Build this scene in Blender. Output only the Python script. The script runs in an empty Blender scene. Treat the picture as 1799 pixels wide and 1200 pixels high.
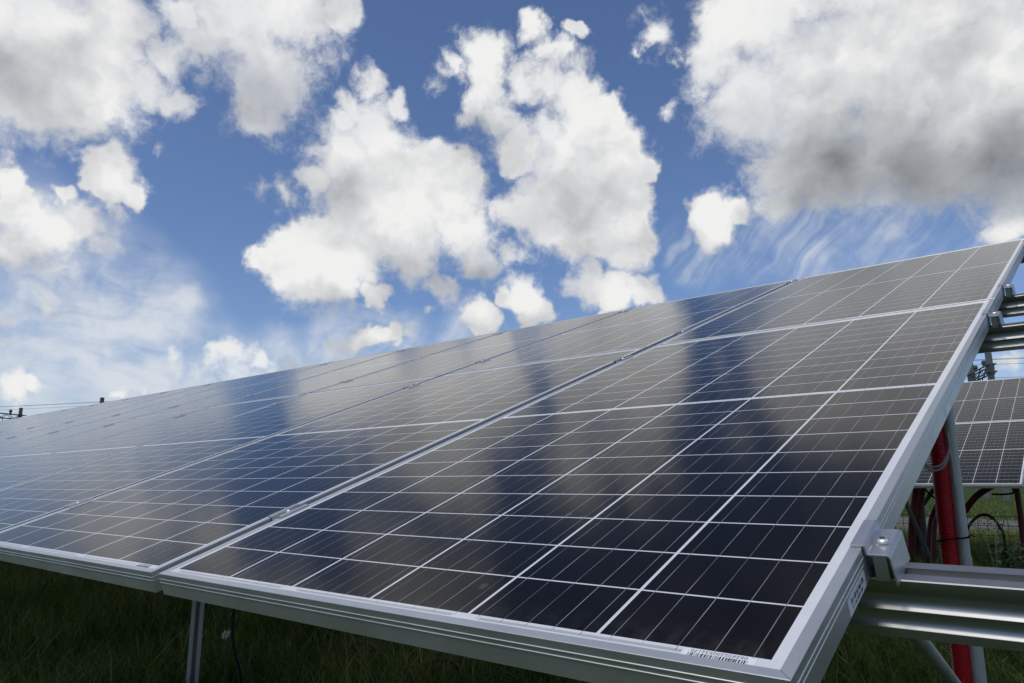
import bpy, math, random
import numpy as np
from mathutils import Vector, Matrix, Euler

random.seed(7)
rng = np.random.default_rng(7)
S = bpy.context.scene
COL = S.collection
D2R = math.radians

# ------------------------------------------------------------------ camera
TILT = 0.3572                      # slope of the tables
H0 = 0.68                          # height of the lower edge of the front table above the ground
cam_d = bpy.data.cameras.new('camera')
cam = bpy.data.objects.new('camera', cam_d)
COL.objects.link(cam)
cam_d.sensor_width = 36.0
cam_d.lens = 1263.3 * 36.0 / 1799.0
cam_d.clip_start = 0.02
cam_d.clip_end = 6000
cam.location = (0.2245, -0.5788, 0.1318 + H0)
cam.rotation_euler = (math.pi / 2 + 0.1977, 0.0, 0.6982)
S.camera = cam
S.view_settings.view_transform = 'Standard'
S.view_settings.look = 'None'
S.view_settings.gamma = 1.0
S.view_settings.use_curve_mapping = False
S.view_settings.exposure = 0.0
S.cycles.max_bounces = 8
S.cycles.transparent_max_bounces = 16

# ------------------------------------------------------------------ node helper
class NT:
    def __init__(s, tree):
        s.t = tree; s.n = tree.nodes; s.l = tree.links
    def put(s, sock, v):
        if v is None: return
        if isinstance(v, bpy.types.NodeSocket): s.l.new(v, sock)
        else:
            try: sock.default_value = v
            except (TypeError, ValueError):
                sock.default_value = (v, v, v) if len(sock.default_value) == 3 else (v, v, v, 1)
    def m(s, op, a, b=None, c=None, clamp=False):
        n = s.n.new('ShaderNodeMath'); n.operation = op; n.use_clamp = clamp
        for i, v in enumerate((a, b, c)): s.put(n.inputs[i], v)
        return n.outputs[0]
    def v(s, op, a, b=None, c=None, scale=None):
        n = s.n.new('ShaderNodeVectorMath'); n.operation = op
        for i, x in enumerate((a, b, c)): s.put(n.inputs[i], x)
        if scale is not None: s.put(n.inputs['Scale'], scale)
        return n.outputs['Value'] if op in ('DISTANCE', 'LENGTH', 'DOT_PRODUCT') else n.outputs['Vector']
    def step(s, v, a, b, lo=0.0, hi=1.0, kind='SMOOTHSTEP'):
        n = s.n.new('ShaderNodeMapRange'); n.interpolation_type = kind
        for i, x in enumerate((v, a, b, lo, hi)): s.put(n.inputs[i], x)
        return n.outputs[0]
    def mix(s, f, a, b):
        n = s.n.new('ShaderNodeMix'); n.data_type = 'RGBA'
        s.put(n.inputs[0], f); s.put(n.inputs[6], a); s.put(n.inputs[7], b)
        return n.outputs[2]
    def noise(s, vec, scale, detail=3, rough=0.5, dim='3D', col=False, dist=0.0):
        n = s.n.new('ShaderNodeTexNoise'); n.noise_dimensions = dim
        s.put(n.inputs['Vector'], vec); n.inputs['Scale'].default_value = scale
        n.inputs['Detail'].default_value = detail; n.inputs['Roughness'].default_value = rough
        n.inputs['Distortion'].default_value = dist
        return n.outputs['Color' if col else 'Fac']
    def voro(s, vec, scale, detail=0, rough=0.5, feature='F1', out='Distance', rnd=1.0):
        n = s.n.new('ShaderNodeTexVoronoi'); n.feature = feature
        s.put(n.inputs['Vector'], vec); n.inputs['Scale'].default_value = scale
        n.inputs['Detail'].default_value = detail; n.inputs['Roughness'].default_value = rough
        n.inputs['Randomness'].default_value = rnd
        return n.outputs[out]

def azel(az, el):
    a, e = D2R(az), D2R(el)
    return (math.sin(a) * math.cos(e), math.cos(a) * math.cos(e), math.sin(e))

# ------------------------------------------------------------------ sky: clear sky + cumulus + cirrus, all by direction (azimuth, elevation, radius in degrees)
SUN_AZ, SUN_EL = 185.0, 58.0
CUM = [(60, 52, 24), (105, 54, 26), (150, 56, 26), (190, 62, 28), (225, 54, 26), (262, 52, 22), (-25, 48, 8.5, 0.25), (-42, 50, 9, 0.25), (-58, 47, 6.5, 0.25), (-12, 44, 6, 0.3), (-77.2, 29.0, 6.4), (-72.5, 27.9, 5.0), (-74.3, 25.2, 3.9), (-75.8, 23.6, 2.4), (-69.5, 27.6, 2.2), (-63.9, 33.6, 4.2), (-58.6, 34.2, 4.3), (-55.4, 35.2, 2.4), (-60.1, 29.8, 4.6), (-61.2, 27.0, 2.8), (-65.8, 31.0, 3.0), (-62.1, 32.5, 4.3), (-71.2, 21.5, 2.6), (-69.2, 20.4, 1.3), (-72.4, 21.2, 1.5), (-77.0, 19.6, 1.7), (-76.3, 18.5, 1.7), (-74.0, 17.1, 2.9, 0.42), (-72.1, 18.2, 2.2, 0.42), (-75.5, 15.3, 2.8, 0.42), (-71.2, 16.8, 1.5, 0.42), (-52.3, 30.6, 1.7), (-53.8, 28.8, 1.9), (-51.9, 27.6, 3.2), (-54.3, 25.3, 3.4), (-50.1, 26.0, 3.5), (-52.3, 22.9, 4.4), (-47.7, 24.9, 3.5), (-44.4, 25.8, 1.9), (-45.8, 23.3, 4.0), (-44.0, 20.7, 3.6), (-48.5, 20.1, 4.5), (-52.2, 18.6, 4.0), (-55.7, 17.9, 3.3), (-58.3, 16.8, 3.0), (-60.3, 16.7, 1.4), (-54.2, 15.4, 2.9), (-42.8, 17.4, 2.1), (-51.1, 14.9, 1.6), (-56.4, 15.2, 3.1), (-42.0, 32.9, 2.4), (-45.0, 32.0, 1.5), (-42.0, 30.9, 2.6), (-40.5, 29.1, 2.1), (-37.7, 30.9, 2.3), (-37.6, 34.8, 1.5), (-35.0, 30.0, 2.8), (-32.6, 29.5, 1.8), (-33.6, 27.5, 3.5), (-37.0, 27.2, 2.2), (-35.1, 25.0, 4.9), (-39.2, 25.1, 2.4), (-31.3, 25.1, 3.1), (-29.3, 24.3, 1.6), (-37.1, 21.6, 4.1), (-32.3, 21.5, 4.0), (-31.0, 19.2, 2.9), (-34.3, 18.9, 2.7), (-39.5, 21.2, 2.3), (-33.9, 16.2, 2.2), (-31.6, 15.5, 2.0), (-28.9, 15.3, 1.7), (-39.0, 14.7, 2.3), (-41.0, 14.7, 1.1), (-37.9, 13.4, 1.8), (-43.2, 13.3, 1.9), (-45.8, 15.6, 1.8), (-49.6, 12.0, 1.2), (-51.8, 11.1, 1.4), (-32.6, 13.7, 0.9), (-22.9, 31.4, 3.2), (-20.0, 28.2, 5.0), (-21.4, 33.4, 3.5), (-18.2, 33.3, 4.9), (-14.3, 29.5, 6.3), (-16.0, 25.2, 5.1), (-18.2, 23.5, 3.0), (-9.8, 30.0, 6.3), (-9.0, 24.2, 5.9), (-4.9, 27.9, 7.3), (-4.3, 22.3, 4.9), (-13.0, 22.3, 3.4), (-15.9, 21.5, 2.4), (-1.8, 24.2, 6.4), (-7.7, 34.3, 8.3), (-14.9, 35.5, 4.3), (-23.7, 20.2, 2.5), (-21.4, 21.0, 1.7), (-28.5, 33.4, 1.8, 0.55), (-62.1, 9.3, 1.5), (-60.3, 9.7, 1.2), (-63.7, 7.9, 1.8, 0.42), (-62.5, 7.1, 1.7, 0.42), (-75.0, 6.0, 1.5), (-73.8, 6.4, 0.9), (-68.8, 6.3, 0.7), (-73.1, 12.2, 1.5, 0.42), (-4.2, 16.6, 1.5), (-2.7, 17.2, 2.0), (-5.4, 7.9, 1.6), (-60.6, 8.3, 1.4, 0.6), (-55.2, 9.2, 1.6, 0.55), (-52.5, 10.4, 1.5, 0.6), (-48.3, 11.7, 1.3, 0.55), (-58.6, 8.6, 1.3, 0.5), (-65.6, 8.0, 1.6, 0.5), (-58.3, 21.3, 1.4, 0.45), (-59.8, 20.9, 1.1, 0.35), (-26.9, 27.9, 0.9, 0.4), (-67.9, 23.6, 0.7, 0.4), (-51.0, 11.6, 1.2), (-53.6, 10.4, 1.0), (-56.9, 8.7, 1.1), (-67.3, 6.0, 0.6), (-75.2, 10.8, 0.8, 0.5), (-75.5, 9.3, 0.6, 0.5), (-65.7, 8.6, 0.9, 0.6), (-46.9, 13.7, 0.7, 0.7), (-71.8, 31.0, 3.8), (-74.1, 26.0, 4.2), (-77.4, 25.5, 5.0), (-68.1, 29.7, 2.2), (-67.1, 27.3, 1.9), (-15.0, 22.6, 3.8), (-10.7, 22.2, 4.0), (-6.5, 21.3, 4.1), (-3.3, 20.2, 3.9), (-18.0, 21.4, 2.4), (-41.2, 28.3, 2.3), (-39.7, 26.6, 2.4), (-43.4, 29.5, 1.7), (-49.8, 29.4, 1.2), (-40.9, 18.5, 1.8), (-56.0, 22.6, 1.9), (-54.4, 27.5, 1.6), (-30.0, 21.8, 2.2), (-36.5, 32.9, 1.6), (-34.4, 34.3, 1.0), (-67.3, 32.8, 2.1), (-73.6, 19.2, 1.1, 0.6), (-70.8, 19.0, 1.1, 0.6), (-75.1, 18.0, 1.7, 0.5), (-48.0, 17.5, 2.7), (-53.4, 16.8, 2.6), (-26.2, 31.8, 1.0), (-29.3, 33.0, 1.0)]  # leading entries are unseen clouds added for neutral ambient light and panel reflections
VEIL = [(-58.2, 8.6, 4.0), (-53.5, 9.7, 4.2), (-49.2, 11.2, 2.7), (-74.3, 10.9, 8.6), (-69.6, 11.1, 6.5), (-67.1, 8.1, 5.8), (-65.3, 12.3, 1.8), (-76.1, 15.5, 5.2), (-72.7, 14.6, 4.4), (-62.4, 8.2, 3.1), (-56.9, 9.1, 3.0), (-54.0, 10.1, 3.1), (-50.9, 11.1, 2.7), (-14.6, 17.7, 5.4), (-10.0, 18.2, 4.7), (-5.8, 18.2, 5.1), (-8.5, 16.0, 4.3), (-12.2, 15.3, 3.4), (-20.3, 18.0, 2.9), (-17.4, 18.9, 3.6), (-43.7, 11.3, 3.2), (-24.7, 17.5, 2.6), (-26.9, 19.0, 1.7)]
DARK = [(-25, 48, 8.5, 0.25), (-42, 50, 9, 0.25), (-58, 47, 6.5, 0.25), (-12, 44, 6, 0.3), (-8.8, 26.4, 11.6, 0.62), (-13.8, 22.8, 5.6, 0.95), (-8.6, 21.4, 5.3, 1), (-3.5, 21.0, 5.2, 1), (-16.8, 21.1, 3.1, 0.8), (-77.6, 26.8, 6.3, 0.55), (-69.8, 30.8, 5.8, 0.3), (-56.8, 35.2, 5.0, 0.6), (-46.6, 18.0, 5.4, 0.6), (-42.8, 17.0, 3.2, 0.6), (-52.8, 22.0, 4.3, 0.5), (-54.6, 14.3, 4.4, 0.5), (-34.3, 19.8, 5.3, 0.45), (-4.8, 29.3, 6.4, 0.55), (-75.5, 16.0, 3.8, 0.5), (-73.1, 11.5, 1.4, 0.6), (-21.5, 20.0, 2.1, 0.4), (-38.5, 24.7, 3.9, 0.3), (-33.9, 14.6, 2.7, 0.4), (-60.0, 29.4, 6.0, 0.35)]  # leading entries grey the added clouds overhead, out of view
BODY = [(60, 52, 24), (105, 54, 26), (150, 56, 26), (190, 62, 28), (225, 54, 26), (262, 52, 22), (-25, 48, 8.5, 0.25), (-42, 50, 9, 0.25), (-58, 47, 6.5, 0.25), (-12, 44, 6, 0.3), (-76.2, 29.0, 9.6), (-72.3, 26.1, 5.4), (-59.8, 32.5, 7.9), (-71.0, 21.3, 3.7), (-74.3, 16.3, 6.1), (-76.8, 19.5, 2.7), (-52.0, 26.3, 7.3), (-49.5, 20.9, 7.1), (-56.5, 16.5, 5.4), (-46.1, 18.9, 5.8), (-53.9, 16.3, 5.7), (-41.5, 31.3, 4.6), (-34.1, 26.3, 7.3), (-32.9, 20.2, 6.6), (-31.6, 15.5, 3.8), (-38.8, 14.5, 3.2), (-43.2, 13.6, 2.5), (-19.0, 29.6, 8.4), (-10.1, 27.5, 10.5), (-3.6, 25.0, 9.6), (-22.8, 20.3, 3.1), (-61.9, 9.1, 3.3), (-74.8, 6.0, 2.2), (-73.1, 12.2, 2.0), (-4.0, 16.7, 2.3), (-37.7, 34.8, 2.0), (-51.0, 11.6, 2.2), (-28.5, 33.6, 2.0), (-68.7, 6.2, 1.0)]
w = bpy.data.worlds.new('World'); S.world = w; w.use_nodes = True
w.node_tree.nodes.clear()
T = NT(w.node_tree)

def blob_group(name, blobs, soft):
    g = bpy.data.node_groups.new(name, 'ShaderNodeTree')
    g.interface.new_socket('Direction', in_out='INPUT', socket_type='NodeSocketVector')
    g.interface.new_socket('Field', in_out='OUTPUT', socket_type='NodeSocketFloat')
    G = NT(g)
    gi = g.nodes.new('NodeGroupInput'); go = g.nodes.new('NodeGroupOutput')
    acc = None
    for az, el, r, *wt in blobs:
        d = G.v('DISTANCE', gi.outputs[0], azel(az, el))
        wt = wt[0] if wt else 1.0
        f = G.m('MULTIPLY_ADD', d, -wt / D2R(r), wt)
        f = G.m('MAXIMUM', f, -1.5) if acc is None else f
        acc = f if acc is None else G.m('SMOOTH_MAX', acc, f, soft)
    G.l.new(acc, go.inputs[0])
    return g
def field(g, vec):
    n = w.node_tree.nodes.new('ShaderNodeGroup'); n.node_tree = g
    T.put(n.inputs[0], vec); return n.outputs[0]

gc = blob_group('cumulus_field', CUM, 0.18)
gv = blob_group('cirrus_field', VEIL, 0.25)
gd = blob_group('shade_field', DARK, 0.6)
gb_ = blob_group('body_field', BODY, 0.5)
tc = w.node_tree.nodes.new('ShaderNodeTexCoord')
N = T.v('NORMALIZE', tc.outputs['Generated'])
sky = w.node_tree.nodes.new('ShaderNodeTexSky'); sky.sky_type = 'NISHITA'
sky.sun_disc = False; sky.sun_elevation = D2R(SUN_EL); sky.sun_rotation = D2R(SUN_AZ)
sky.air_density = 1.0; sky.dust_density = 0.6; sky.ozone_density = 2.0

wa = T.v('SUBTRACT', T.noise(N, 6.0, 3, 0.55, col=True), (0.5, 0.5, 0.5))
wb = T.v('SUBTRACT', T.noise(N, 19.0, 3, 0.55, col=True), (0.5, 0.5, 0.5))
wc = T.v('SUBTRACT', T.noise(N, 70.0, 5, 0.62, col=True), (0.5, 0.5, 0.5))
qs = T.v('MULTIPLY_ADD', wa, (0.055,) * 3, N)                       # broad drift
q = T.v('MULTIPLY_ADD', wb, (0.062,) * 3, qs)                       # heads and bays
q = T.v('MULTIPLY_ADD', wc, (0.018,) * 3, q)                        # cauliflower
F0 = field(gc, q)
fine = T.m('SUBTRACT', T.noise(T.v('MULTIPLY_ADD', wb, (0.04,) * 3, N), 34.0, 9, 0.68), 0.5)
# shading works on the broad bodies of the clouds, seen a little nearer the sun
qb = T.v('MULTIPLY_ADD', wb, (0.040,) * 3, qs)
qb = T.v('MULTIPLY_ADD', wc, (0.010,) * 3, qb)
B0 = field(gb_, qb)
B1 = field(gb_, T.v('ADD', qb, (0.004, 0.002, 0.055)))
side = T.m('MINIMUM', T.m('MAXIMUM', T.m('SUBTRACT', B0, B1), -0.6), 0.6)   # > 0 above the middle of a heap, < 0 below it
def puff(p): return T.m('SUBTRACT', 0.42, T.voro(T.v('MULTIPLY_ADD', wc, (0.020,) * 3, T.v('MULTIPLY_ADD', wb, (0.05,) * 3, p)), 15.0, 2, 0.42))
h0 = puff(N)
h1 = puff(T.v('ADD', N, (-0.004, -0.003, 0.020)))
fray = T.step(T.noise(N, 4.5, 2), 0.36, 0.60)                       # crisp here, frayed there
fray = T.m('MAXIMUM', fray, T.step(side, 0.10, -0.40))
amp = T.m('MULTIPLY', T.m('MULTIPLY_ADD', fray, 1.7, 0.60), T.step(F0, 0.30, 0.70, 1.0, 0.0))
Fs = T.m('MINIMUM', T.m('MULTIPLY_ADD', F0, 1.35, 0.12), 1.0)
dens = T.m('ADD', Fs, T.m('MULTIPLY', fine, amp))
dens = T.m('MULTIPLY_ADD', h0, T.step(F0, 0.5, 0.1, 0.0, 0.30), dens)
soft = T.m('MULTIPLY_ADD', fray, 0.80, 0.48)
alpha = T.step(dens, -0.05, soft)
relief = T.m('MULTIPLY', T.m('SUBTRACT', h0, h1), T.step(side, -0.3, 0.2, 0.12, 0.28))
dk = T.step(T.m('MULTIPLY_ADD', T.noise(qs, 9.0, 3), 0.25, T.m('SUBTRACT', field(gd, qs), 0.17)), 0.0, 1.1)
vol = T.m('SUBTRACT', T.noise(T.v('MULTIPLY_ADD', wb, (0.03,) * 3, N), 9.0, 4, 0.55), 0.5)     # soft swells inside the mass
lum = T.m('ADD', T.m('MULTIPLY_ADD', side, 0.46, 0.872), T.m('MULTIPLY', vol, 0.75))
lum = T.m('ADD', lum, relief)
lum = T.m('ADD', lum, T.m('MULTIPLY', fine, 0.08))
lum = T.m('SUBTRACT', lum, T.m('MULTIPLY', dk, 0.53))
lum = T.m('SUBTRACT', lum, T.m('MULTIPLY', T.step(dens, 0.5, 0.0), 0.06))
lum = T.m('MINIMUM', T.m('MAXIMUM', lum, 0.16), 1.05)
ramp = w.node_tree.nodes.new('ShaderNodeValToRGB')
cr = ramp.color_ramp
cr.elements[0].position = 0.15; cr.elements[0].color = (0.17, 0.185, 0.205, 1)
cr.elements[1].position = 1.0; cr.elements[1].color = (0.93, 0.93, 0.92, 1)
e = cr.elements.new(0.5); e.color = (0.42, 0.44, 0.47, 1)
e = cr.elements.new(0.8); e.color = (0.72, 0.73, 0.745, 1)
T.put(ramp.inputs[0], lum)
CLOUD = 9.4
cloud = T.v('SCALE', ramp.outputs[0], scale=CLOUD)
# cirrus: combed streaks at right, a broad thin veil at left
def streaks(along, warp, lng, wid, seed):
    t_ = Vector(along).normalized(); o_ = Vector(azel(-40, 20)); c_ = t_.cross(o_).normalized()
    p = T.v('MULTIPLY_ADD', wa, (warp,) * 3, N)
    cb = w.node_tree.nodes.new('ShaderNodeCombineXYZ')
    T.put(cb.inputs[0], T.m('MULTIPLY', T.v('DOT_PRODUCT', p, tuple(c_)), wid)); T.put(cb.inputs[1], T.m('MULTIPLY', T.v('DOT_PRODUCT', p, tuple(t_)), lng)); cb.inputs[2].default_value = seed
    return T.noise(cb.outputs[0], 1.0, 7, 0.60)
sr = streaks((0.76, -0.069, 0.647), 0.10, 3.0, 46.0, 1.7)
sl_ = streaks((0.288, 0.935, -0.207), 0.09, 8.0, 34.0, 5.1)
rt = T.step(T.v('DOT_PRODUCT', N, azel(50, 0)), -0.35, 0.05)        # 0 at left, 1 at right
s1 = T.m('ADD', T.m('MULTIPLY', sr, rt), T.m('MULTIPLY', sl_, T.m('SUBTRACT', 1.0, rt)))
s2 = T.noise(T.v('MULTIPLY_ADD', wa, (0.1,) * 3, N), 9.0, 6, 0.6)
ci = T.m('MULTIPLY_ADD', s1, T.m('MULTIPLY_ADD', rt, 0.30, 0.65), T.m('MULTIPLY', s2, T.m('MULTIPLY_ADD', rt, -0.10, 0.80)))
fv = T.step(field(gv, T.v('MULTIPLY_ADD', wa, (0.05,) * 3, qs)), -0.15, 0.6)
ca = T.m('MULTIPLY', T.step(ci, T.m('MULTIPLY_ADD', rt, 0.18, 0.38), T.m('MULTIPLY_ADD', rt, 0.38, 0.82)), T.m('MULTIPLY', fv, T.step(T.noise(T.v('MULTIPLY_ADD', wb, (0.05,) * 3, N), 7.0, 4, 0.6), 0.36, 0.60, 0.25, 0.92)))
# low haze near the horizon
sep = w.node_tree.nodes.new('ShaderNodeSeparateXYZ'); T.put(sep.inputs[0], N)
hz = T.m('MULTIPLY', T.step(sep.outputs[2], 0.22, 0.0), 0.28)
skc = T.v('MULTIPLY', sky.outputs[0], (0.87, 0.95, 1.14))
c0 = T.mix(hz, skc, (0.62 * CLOUD, 0.70 * CLOUD, 0.80 * CLOUD, 1))
c1 = T.mix(ca, c0, (0.74 * CLOUD, 0.78 * CLOUD, 0.84 * CLOUD, 1))
c2 = T.mix(alpha, c1, cloud)
bg = w.node_tree.nodes.new('ShaderNodeBackground'); bg.inputs['Strength'].default_value = 0.10
out = w.node_tree.nodes.new('ShaderNodeOutputWorld')
T.put(bg.inputs['Color'], c2); T.l.new(bg.outputs[0], out.inputs[0])
w.cycles.sampling_method = 'MANUAL'; w.cycles.sample_map_resolution = 512

sl = bpy.data.lights.new('sun', 'SUN'); sl.energy = 1.3; sl.angle = D2R(12); sl.color = (1.0, 0.96, 0.90)
so = bpy.data.objects.new('sun', sl); COL.objects.link(so)
so.rotation_euler = Vector(azel(SUN_AZ, SUN_EL)).to_track_quat('Z', 'Y').to_euler()

# ------------------------------------------------------------------ mesh helpers
class MB:
    def __init__(s): s.v = []; s.f = []
    def add(s, vs, fs):
        o = len(s.v); s.v += [tuple(p) for p in vs]; s.f += [tuple(i + o for i in f) for f in fs]
    def box(s, x0, x1, y0, y1, z0, z1):
        s.add([(x0, y0, z0), (x1, y0, z0), (x1, y1, z0), (x0, y1, z0), (x0, y0, z1), (x1, y0, z1), (x1, y1, z1), (x0, y1, z1)],
              [(0, 3, 2, 1), (4, 5, 6, 7), (0, 1, 5, 4), (1, 2, 6, 5), (2, 3, 7, 6), (3, 0, 4, 7)])
    def extrude_x(s, prof, x0, x1):                       # closed (y, z) outline pushed along x
        n = len(prof)
        s.add([(x0, y, z) for y, z in prof] + [(x1, y, z) for y, z in prof],
              [(i, (i + 1) % n, n + (i + 1) % n, n + i) for i in range(n)] + [tuple(range(n))[::-1], tuple(range(n, 2 * n))])
    def extrude_y(s, prof, y0, y1):                       # closed (x, z) outline pushed along y
        n = len(prof)
        s.add([(x, y0, z) for x, z in prof] + [(x, y1, z) for x, z in prof],
              [(i, n + i, n + (i + 1) % n, (i + 1) % n) for i in range(n)] + [tuple(range(n)), tuple(range(n, 2 * n))[::-1]])
    def prism(s, prof, a, b, up=(0, 0, 1)):               # closed (p, q) outline pushed from a to b
        a, b = Vector(a), Vector(b); d = (b - a).normalized(); p = d.cross(Vector(up)).normalized(); q = p.cross(d)
        n = len(prof)
        s.add([a + p * u + q * v for u, v in prof] + [b + p * u + q * v for u, v in prof],
              [(i, (i + 1) % n, n + (i + 1) % n, n + i) for i in range(n)] + [tuple(range(n))[::-1], tuple(range(n, 2 * n))])
    def tube(s, pts, r, n=10, cap=True):
        pts = [Vector(p) for p in pts]; k = len(pts)
        rs = r if isinstance(r, (list, tuple)) else [r] * k
        ref = None; rings = []
        for i, p in enumerate(pts):
            t = (pts[min(i + 1, k - 1)] - pts[max(i - 1, 0)]).normalized()
            if ref is None:
                ref = t.cross(Vector((0, 0, 1)) if abs(t.z) < .9 else Vector((1, 0, 0))).normalized()
            else: ref = (ref - t * ref.dot(t)).normalized()
            b = t.cross(ref)
            rings.append([p + (ref * math.cos(2 * math.pi * j / n) + b * math.sin(2 * math.pi * j / n)) * rs[i] for j in range(n)])
        vs = [q for g in rings for q in g]; fs = []
        for i in range(k - 1):
            for j in range(n):
                fs.append((i * n + j, i * n + (j + 1) % n, (i + 1) * n + (j + 1) % n, (i + 1) * n + j))
        if cap: fs += [tuple(range(n))[::-1], tuple(range((k - 1) * n, k * n))]
        s.add(vs, fs)
    def lathe(s, prof, c=(0, 0, 0), n=20):                # (r, z) outline about z
        vs = []; fs = []; k = len(prof)
        for r, z in prof:
            for j in range(n):
                a = 2 * math.pi * j / n; vs.append((c[0] + r * math.cos(a), c[1] + r * math.sin(a), c[2] + z))
        for i in range(k - 1):
            for j in range(n):
                fs.append((i * n + j, i * n + (j + 1) % n, (i + 1) * n + (j + 1) % n, (i + 1) * n + j))
        fs.append(tuple(range((k - 1) * n, k * n)))
        s.add(vs, fs)
    def build(s, name, mat, parent=None, smooth=None, bevel=0.0):
        me = bpy.data.meshes.new(name); me.from_pydata(s.v, [], s.f); me.update()
        if smooth is not None:
            me.polygons.foreach_set('use_smooth', [True] * len(me.polygons)); me.set_sharp_from_angle(angle=D2R(smooth))
        o = bpy.data.objects.new(name, me); COL.objects.link(o); me.materials.append(mat)
        if parent is not None: o.parent = parent
        if bevel:
            b = o.modifiers.new('edge', 'BEVEL'); b.width = bevel; b.segments = 2; b.limit_method = 'ANGLE'
        return o

def tag(o, label=None, cat=None, group=None, kind=None):
    if label: o['label'] = label
    if cat: o['category'] = cat
    if group: o['group'] = group
    if kind: o['kind'] = kind
    return o
def empty(name, loc, rot=(0, 0, 0)):
    o = bpy.data.objects.new(name, None); COL.objects.link(o); o.location = loc; o.rotation_euler = rot
    o.empty_display_size = 0.1
    return o
KIDS = {}
def copy_tree(o, parent=None):
    c = o.copy(); COL.objects.link(c)
    if parent is not None: c.parent = parent
    for ch in list(o.children): copy_tree(ch, c)
    return c
def smooth_path(pts, sub=8):
    pts = [Vector(p) for p in pts]; out = []
    for i in range(len(pts) - 1):
        p0 = pts[max(i - 1, 0)]; p1 = pts[i]; p2 = pts[i + 1]; p3 = pts[min(i + 2, len(pts) - 1)]
        for k in range(sub):
            t = k / sub
            out.append(0.5 * ((2 * p1) + (p2 - p0) * t + (2 * p0 - 5 * p1 + 4 * p2 - p3) * t * t + (3 * p1 - p0 - 3 * p2 + p3) * t ** 3))
    return out + [pts[-1]]

# ------------------------------------------------------------------ materials
def new_mat(name):
    m = bpy.data.materials.new(name); m.use_nodes = True
    t = NT(m.node_tree); b = m.node_tree.nodes['Principled BSDF']
    return m, t, b
def coords(t, kind='Object'):
    n = t.n.new('ShaderNodeTexCoord'); return n.outputs[kind]
def bump(t, b, h, strength, dist):
    n = t.n.new('ShaderNodeBump'); n.inputs['Strength'].default_value = strength; n.inputs['Distance'].default_value = dist
    t.put(n.inputs['Height'], h); t.l.new(n.outputs[0], b.inputs['Normal'])
def metal(name, col, rough, metallic=1.0, grain=(60, 60, 60), var=0.12, spec=0.5):
    m, t, b = new_mat(name); c = coords(t)
    n1 = t.noise(t.v('MULTIPLY', c, grain), 1.0, 4, 0.6); n2 = t.noise(c, 9.0, 4, 0.6)
    k = t.m('MULTIPLY_ADD', n1, var, t.m('MULTIPLY_ADD', n2, var * 1.5, 1.0 - 1.25 * var))
    t.put(b.inputs['Base Color'], t.v('SCALE', (col[0], col[1], col[2]), scale=k))
    t.put(b.inputs['Roughness'], t.m('MULTIPLY_ADD', n2, 0.22, rough - 0.11)); b.inputs['Metallic'].default_value = metallic
    bump(t, b, n1, 0.08, 0.001)
    return m
def plain(name, col, rough=0.5, var=0.2, scale=14.0, spec=0.5):
    m, t, b = new_mat(name); c = coords(t)
    n2 = t.noise(c, scale, 5, 0.6)
    t.put(b.inputs['Base Color'], t.v('SCALE', (col[0], col[1], col[2]), scale=t.m('MULTIPLY_ADD', n2, 2 * var, 1 - var)))
    b.inputs['Roughness'].default_value = rough; b.inputs['Specular IOR Level'].default_value = spec
    return m
M_FRAME = metal('anodised_aluminium', (0.62, 0.625, 0.62), 0.48, 0.90, (4, 220, 220), 0.05)
M_RAIL = metal('mill_aluminium', (0.35, 0.355, 0.355), 0.46, 1.0, (2, 260, 260), 0.2)
M_CLAMP = metal('pressed_aluminium', (0.56, 0.565, 0.58), 0.42, 1.0, (160, 30, 160), 0.14)
M_BOLT = metal('stainless_steel', (0.66, 0.64, 0.61), 0.34, 1.0, (200, 200, 200), 0.1)
M_GALV = metal('galvanised_steel', (0.44, 0.445, 0.43), 0.55, 0.5, (40, 40, 12), 0.3)
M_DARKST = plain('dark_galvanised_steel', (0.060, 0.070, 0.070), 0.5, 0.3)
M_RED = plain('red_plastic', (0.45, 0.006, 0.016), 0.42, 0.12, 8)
M_DULLRED = plain('dull_red_plastic', (0.10, 0.006, 0.008), 0.5, 0.25, 8)  # darker red, for the cables in grass and pipes under the rear table
M_BLACK = plain('black_rubber', (0.008, 0.008, 0.008), 0.75, 0.2, 14.0, 0.15)
M_WHITE = plain('white_sticker', (0.78, 0.79, 0.82), 0.45, 0.03)
M_FAINT = plain('faded_ink', (0.22, 0.22, 0.28), 0.6)
M_INK = plain('black_ink', (0.02, 0.02, 0.03), 0.6)
M_CONC = plain('grey_mast_steel', (0.11, 0.115, 0.12), 0.7, 0.2, 2)
M_WIRE = plain('weathered_wire', (0.10, 0.10, 0.10), 0.6)
M_LOOP = plain('pale_cable', (0.45, 0.42, 0.40), 0.5)
M_WPETAL = plain('white_petal', (0.52, 0.52, 0.50), 0.6, 0.1)
M_YELLOW = plain('yellow_floret', (0.60, 0.36, 0.03), 0.7)
M_RECESS = plain('recess_shade', (0.03, 0.03, 0.03), 0.5)  # painted shade of the bolt's drive recess

# panel layout
PU, PV, MID = 0.1606, 0.0852, 0.012
MU, MVB, MVT = 0.0200, 0.0225, 0.0305
W = 6 * PU + 2 * MU
L = 20 * PV + MID + MVB + MVT
GU, GV = 0.0273, 0.012
FH = 0.036
FW = 0.0115

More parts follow.
